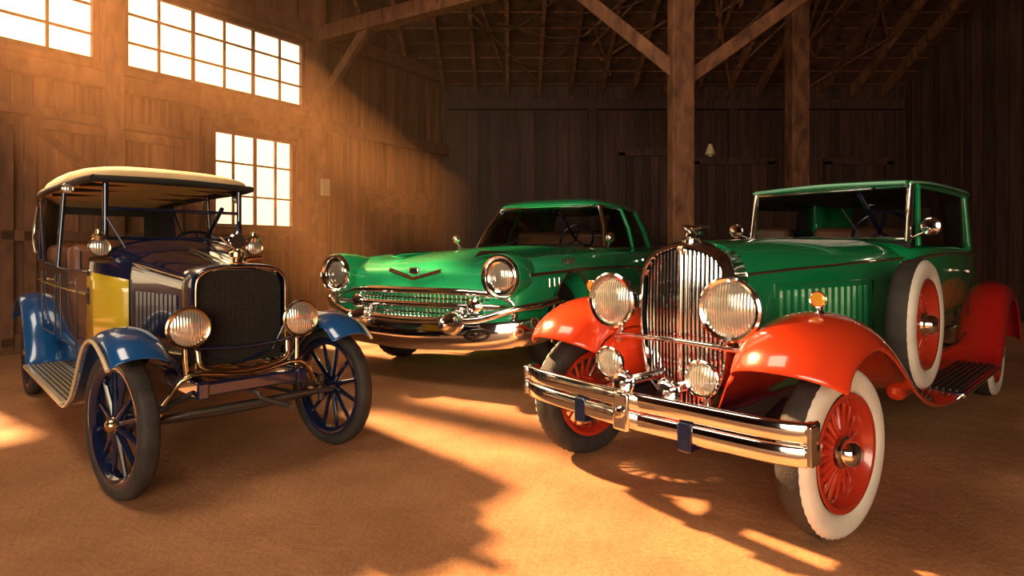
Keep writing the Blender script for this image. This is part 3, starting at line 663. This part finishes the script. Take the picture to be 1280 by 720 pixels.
# ================================================================= ROOM
C0=Vector((-3.57,10.5,0)); D=Vector((.591,.807,0)).normalized(); NL=Vector((D.y,-D.x,0))
def wl(t,z,off=0):
    return C0-D*t+NL*off+Vector((0,0,z))
def xl(y): return C0.x-(C0.y-y)*D.x/D.y
def wall(name,O,d,n,L,H,ops,mat,bw=.22,th=.06,battens=True,Hf=None):
    lst=[]; cuts=set([0,L])
    x=0
    while x<L: cuts.add(round(x,4)); x+=bw
    for o in ops: cuts.add(o[0]); cuts.add(o[1])
    cuts=sorted(c for c in cuts if 0<=c<=L)
    M=Matrix((d,n,Vector((0,0,1)))).transposed()
    for a,b in zip(cuts,cuts[1:]):
        if b-a<1e-3: continue
        mid=(a+b)/2; segs=[(0,Hf((O+d*mid).y) if Hf else H)]
        for o in ops:
            if o[0]<mid<o[1]:
                ns=[]
                for s in segs:
                    if o[2]>s[0]: ns.append((s[0],min(s[1],o[2])))
                    if o[3]<s[1]: ns.append((max(s[0],o[3]),s[1]))
                segs=ns
        for s in segs:
            if s[1]-s[0]<.01: continue
            j=random.uniform(0,.008)
            lst.append((O+d*mid-n*(th/2-j)+Vector((0,0,(s[0]+s[1])/2)),((b-a)-.004,th,s[1]-s[0]),M))
            lst.append((O+d*mid-n*(th+.02)+Vector((0,0,(s[0]+s[1])/2)),((b-a)+.0,.03,s[1]-s[0]),M))
            if battens and b-a>.1: lst.append((O+d*a+n*.012+Vector((0,0,(s[0]+s[1])/2)),(.035,.024,s[1]-s[0]),M))
    return boxes(name,lst,mat)

def window(name,O,d,n,t0,t1,z0,z1,nc,nr):
    E=empty(name); M=Matrix((d,n,Vector((0,0,1)))).transposed(); lst=[]
    w=t1-t0;h=z1-z0; c=O+d*((t0+t1)/2)+Vector((0,0,(z0+z1)/2))
    fw=.07
    for s in (-1,1):
        lst.append((c+d*s*(w/2-fw/2),(fw,.10,h),M)); lst.append((c+Vector((0,0,s*(h/2-fw/2))),(w,.10,fw),M))
    for i in range(1,nc): lst.append((O+d*(t0+w*i/nc)+Vector((0,0,(z0+z1)/2)),(.03 if i%2 else .045,.05,h),M))
    for i in range(1,nr): lst.append((c+Vector((0,0,-h/2+h*i/nr)),(w,.045,.028),M))
    boxes('sash',lst,FRAMEW,E,bev=.004)
    lst=[(c+Vector((0,0,-h/2-.06))+n*.06,(w+.25,.2,.09),M),(c+Vector((0,0,h/2+.06))+n*.03,(w+.25,.12,.12),M),(c-d*(w/2+.06)+n*.03,(.12,.12,h+.1),M),(c+d*(w/2+.06)+n*.03,(.12,.12,h+.1),M)]
    boxes('casing',lst,FRAMEW,E,bev=.006)
    mk('pane',[c+d*(a*w/2)+Vector((0,0,b*h/2)) for a,b in ((-1,-1),(1,-1),(1,1),(-1,1))],[(0,1,2,3)],WGLASS,E,smooth=False)
    return E

def build_room():
    mk('floor',[(-22,-8,0),(14,-8,0),(14,16,0),(-22,16,0)],[(0,1,2,3)],DIRT,smooth=False)
    B0=C0+D*3.4
    ye=B0.y+.3; ze=4.75; yr=3.5; sl=.5; zr=ze+sl*(ye-yr); yf=-5.6; zf=zr-sl*(yr-yf)
    def roofz(y): return ze+sl*(ye-y) if y>yr else zr-sl*(yr-y)
    O=B0; d=-D
    W2=(3.65,6.52,3.77,4.98); W1=(6.80,8.45,3.77,6.9); W3=(3.84,5.31,1.62,3.2); W4=(8.55,9.35,1.7,3.0); W5=(10.0,12.0,1.0,2.9); W6=(12.4,14.6,1.0,2.9)  # first window's unseen top shaped to throw the floor sun patch
    wall('wall_left',O,d,NL,23,9.6,[W1,W2,W3,W4,W5,W6],WALLW,Hf=lambda y: roofz(y)+.18)
    window('window_1',O,d,NL,*W1,3,8); window('window_2',O,d,NL,*W2,6,3); window('window_3',O,d,NL,*W3,4,3); window('window_4',O,d,NL,*W4,2,3); window('added_window_5',O,d,NL,*W5,4,3); window('added_window_6',O,d,NL,*W6,4,3)  # last two windows are unseen, added for side light and chrome reflections
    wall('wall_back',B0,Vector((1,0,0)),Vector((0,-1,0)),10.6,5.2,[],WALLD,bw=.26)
    RX=B0.x+10.6
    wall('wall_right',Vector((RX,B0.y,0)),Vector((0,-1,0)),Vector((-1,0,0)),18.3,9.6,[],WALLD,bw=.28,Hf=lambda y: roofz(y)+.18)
    wall('wall_front',Vector((RX,-5,0)),Vector((-1,0,0)),Vector((0,1,0)),24,roofz(-5),[(6.0,12.6,0,3.8)],WALLD,bw=.4,battens=False)  # opening added behind the camera so daylight reaches the car fronts
    M=Matrix((d,NL,Vector((0,0,1)))).transposed()
    def hb(name,t0,t1,z,h,dep=.1): 
        c=O+d*((t0+t1)/2)+NL*(dep/2)+Vector((0,0,z)); boxes(name,[(c,(t1-t0,dep,h),M)],FRAMEW,bev=.008)
    hb('trim_1',0,16,3.55,.22,.14); hb('trim_2',0,6.6,5.2,.26,.14); hb('trim_3',5.6,8.3,1.45,.14,.08); hb('baseboard_left',0,16,.12,.24,.06); hb('trim_4',3.5,5.6,1.35,.16,.08); hb('trim_5',5.6,8.4,3.0,.12,.07)
    lst=[]
    for k,t in enumerate((3.45,6.66,8.62,12.2)):
        c=O+d*t+NL*.12; h=roofz(c.y)-.1
        if k==2: lst.append((c+Vector((0,0,(h+3.4)/2)),(.2,.2,h-3.4),M))
        else: lst.append((c+Vector((0,0,h/2)),(.22,.2,h),M))
    boxes('wall_left_posts',lst,BEAM,bev=.015)
    for k,(a,b) in enumerate(((5.75,7.6),(7.7,8.4))):
        E=empty('door_%d'%(k+1)); L=[]
        z0,z1=.05,2.9
        for s in (a+.06,b-.06): L.append((O+d*s+NL*.07+Vector((0,0,(z0+z1)/2)),(.12,.06,z1-z0),M))
        for z in (.15,1.45,2.85): L.append((O+d*((a+b)/2)+NL*.07+Vector((0,0,z)),(b-a,.06,.12),M))
        p=O+d*(a+.1)+NL*.07+Vector((0,0,1.5)); q=O+d*(b-.1)+NL*.07+Vector((0,0,2.8)); c,l,MM=beamM(p,q); L.append((c,(l,.05,.1),MM))
        boxes('door_frame',L,FRAMEW,E,bev=.006)
    E=empty('door_3'); L=[]
    for s in (.5,2.3): L.append((O+d*s+NL*.06+Vector((0,0,1.2)),(.14,.08,2.4),M))
    L.append((O+d*1.4+NL*.06+Vector((0,0,2.45)),(1.95,.09,.15),M))
    for i in range(8): L.append((O+d*(.66+i*.21)+NL*.03+Vector((0,0,1.18)),(.2,.04,2.34),M))
    for z in (.4,1.2,2.1): L.append((O+d*1.4+NL*.06+Vector((0,0,z)),(1.7,.03,.12),M))
    boxes('door_leaf',L,FRAMEW,E,bev=.006)
    boxes('switch_box',[(C0+NL*.27+Vector((.0,0,2.4)),(.16,.08,.3),M)],CREAMP,bev=.01)
    by=B0.y-.05
    L=[]
    for x in (3.4,6.6): L.append(((B0.x+x,by-.03,2.5),(.2,.12,5.0)))
    L.append((((B0.x+5.3),by-.03,4.6),(10.4,.14,.22)))
    boxes('trim_6',L,WALLD,bev=.01)
    for k,(x0,x1) in enumerate(((2.5,3.7),(4.2,5.9),(7.2,8.6))):
        E=empty('door_%d'%(k+4)); L=[]; h=3.3 if k else 3.5
        for x in (x0,x1): L.append(((x,by-.05,h/2),(.16,.1,h)))
        for z in (.1,1.5,h): L.append((((x0+x1)/2,by-.05,z),(x1-x0+.16,.1,.16)))
        for i in range(int((x1-x0)/.2)): L.append(((x0+.16+i*.2,by-.02,h/2),(.19,.04,h-.1)))
        boxes('door_leaf',L,WALLD,E,bev=.006)
    boxes('baseboard_back',[((B0.x+5.3,by,.12),(10.6,.06,.24))],WALLD)
    x1=RX+.1
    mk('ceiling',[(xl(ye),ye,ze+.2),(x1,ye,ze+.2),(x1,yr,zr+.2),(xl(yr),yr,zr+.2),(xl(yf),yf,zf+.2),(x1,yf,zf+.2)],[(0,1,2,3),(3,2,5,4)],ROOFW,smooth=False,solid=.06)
    L=[];x=-14.5
    while x<x1:
        ymax=min(ye,C0.y+(x-C0.x)*D.y/D.x-.1)
        for (ya,yb) in ((ye,yr),(yr,yf)):
            ya=min(ya,ymax)
            if ya-yb<.5: continue
            c,l,M2=beamM((x,ya,roofz(ya)),(x,yb,roofz(yb))); L.append((c+Vector((0,0,.03)),(l,.08,.2),M2))
        x+=.72
    boxes('rafters',L,BEAM)
    L=[]
    y=ye
    while y>yr:
        z=ze+sl*(ye-y)+.15; a=xl(y)+.1
        L.append((((a+x1)/2,y,z),(x1-a,.05,.04))); y-=.36
    for i in range(60):
        xa=random.uniform(-1,8); ya=random.uniform(8,ye); l=random.uniform(1.2,3.2); a=random.uniform(-.9,.9)
        p=Vector((xa,ya,ze+sl*(ye-ya)-.06)); yb=max(7,ya-l*cos(a)); q=Vector((xa+l*sin(a),yb,ze+sl*(ye-yb)-.06))
        c,l2,M2=beamM(p,q); L.append((c,(l2,.05,.04),M2))
    L2=[]
    for i in range(26):
        a=Vector((random.uniform(-1.5,7),random.uniform(9,12.6),0)); b=a+Vector((random.uniform(-2.5,2.5),random.uniform(-1,1),0)); b.y=min(b.y,12.8); b.x=max(b.x,-1.8)
        za=ze+sl*(ye-a.y)-.1; zb3=ze+sl*(ye-b.y)-.1; m=(a+b)/2
        L2.append((catmull([(a.x,a.y,za),(m.x,m.y,(za+zb3)/2-random.uniform(.1,.4)),(b.x,b.y,zb3)],6),.012))
    E=empty('ceiling_battens')
    boxes('battens',L,BEAM,E); tubes('wires',L2,ROOFW,E,n=5)
    mp=Vector((2.11,7.2,0)); cp=C0+NL*.1
    zb_=5.15
    bp=Vector((0,0,zb_))
    E=empty('timber_frame',None)
    boxes('post_shaft',[((mp.x,mp.y,3.85),(.27,.27,7.7))],BEAM,E,bev=.02)
    boxes('post_shaft_rear',[((4.95,10.0,3.15),(.30,.30,6.3))],BEAM,E,bev=.02)
    beam('beam_body',cp+bp,mp+bp,.22,.26,BEAM,E); beam('beam_right',mp+bp,Vector((RX,7.2,zb_)),.22,.26,BEAM,E)
    u=(cp-mp).normalized()
    beam('brace_left',mp+Vector((0,0,3.45)),mp+u*1.75+bp,.12,.17,BEAM,E); beam('brace_right',mp+Vector((0,0,3.35)),mp+Vector((2.5,0,0))+bp,.12,.17,BEAM,E)
    beam('brace_corner',cp+Vector((0,0,3.9)),cp-u*1.25+bp,.12,.16,BEAM,E)
    beam('truss_tie',wl(2.4,5.35,.1),wl(2.4,5.35,.1)+Vector((6.0,-1.2,.2)),.16,.2,BEAM,E)
    E=empty('pendant_lamp',None,(3.2,9.3,0))
    tube('cord',[(0,0,2.95),(0,0,6.7)],.006,BLACKM,E)
    lathe('shade',[(0,.03),(-.06,.05),(-.16,.08),(-.17,.07),(-.07,.03)],CREAMP,E,loc=(0,0,2.98),d=(0,0,1),n=16)
    lathe('bulb',[(0,.0),(-.02,.03),(-.07,.04),(-.1,0)],CREAMP,E,loc=(0,0,2.86),d=(0,0,1),n=12)
    # sunlit dust hanging along the window wall
    ya,yb=12.6,3.2; off=.35
    a=Vector((xl(ya),ya,0))+NL*off; b=Vector((xl(yb),yb,0))+NL*off
    pts=[a,a+Vector((4.6,-.6,0)),b+Vector((3.6,0,0)),b]
    vs=[Vector((p.x,p.y,.02)) for p in pts]+[Vector((p.x,p.y,4.9)) for p in pts]
    v=bpy.data.materials.new('dusty_air'); v.use_nodes=True; nt=v.node_tree; nt.nodes.remove(nt.nodes['Principled BSDF'])
    vs_=nt.nodes.new('ShaderNodeVolumeScatter'); vs_.inputs['Color'].default_value=(1,.50,.23,1); vs_.inputs['Density'].default_value=.050; vs_.inputs['Anisotropy'].default_value=.3
    nt.links.new(vs_.outputs[0],nt.nodes['Material Output'].inputs['Volume'])
    mk('dust_haze',vs,[(0,1,2,3),(4,5,6,7),(0,1,5,4),(1,2,6,5),(2,3,7,6),(3,0,4,7)],v,smooth=False)

build_room()
A=build_touring(); B=build_coupe(); Cc=build_sedan()

# ================================================================= LIGHT
sd=Vector((.82,-.57,-.70)).normalized()
sun=bpy.data.lights.new('sun','SUN'); sun.energy=29; sun.color=(1,.55,.25); sun.angle=radians(2.5)
so=bpy.data.objects.new('sun',sun); COL.objects.link(so); so.rotation_euler=sd.to_track_quat('-Z','Y').to_euler(); so.location=(-15,15,12)
def area(name,loc,tgt,sx,sy,e,c):
    l=bpy.data.lights.new(name,'AREA'); l.shape='RECTANGLE'; l.size=sx; l.size_y=sy; l.energy=e; l.color=c
    o=bpy.data.objects.new(name,l); COL.objects.link(o); o.location=loc
    o.rotation_euler=(Vector(tgt)-Vector(loc)).to_track_quat('-Z','Y').to_euler(); return o
area('front_fill',(-1.2,-4.6,2.3),(0,4,.9),5.5,2.8,320,(1,.84,.66))  # added fill lamp behind the camera, brightens the car fronts
area('overhead_fill',(-3.5,2.0,6.2),(0.3,6,.6),3,2,160,(1,.78,.54))  # added fill lamp high up, no real opening behind it

w=bpy.data.worlds.new('World'); scene.world=w; w.use_nodes=True; nt=w.node_tree
bg=nt.nodes['Background']; tc=nt.nodes.new('ShaderNodeTexCoord'); sp=nt.nodes.new('ShaderNodeSeparateXYZ'); r=nt.nodes.new('ShaderNodeValToRGB')
nt.links.new(tc.outputs['Generated'],sp.inputs[0]); nt.links.new(sp.outputs['Z'],r.inputs[0]); nt.links.new(r.outputs[0],bg.inputs[0])
r.color_ramp.elements[0].color=(1,.64,.33,1); r.color_ramp.elements[1].color=(.95,.80,.52,1); r.color_ramp.elements[1].position=.6
bg.inputs[1].default_value=2.7

scene.view_settings.view_transform='Standard'
scene.view_settings.exposure=.12
cam=bpy.data.cameras.new('camera'); co=bpy.data.objects.new('camera',cam); COL.objects.link(co)
co.location=(0,0,1.267); co.rotation_euler=(radians(90),0,0); cam.sensor_width=36; cam.lens=20.25; cam.shift_y=-47/1280
scene.camera=co
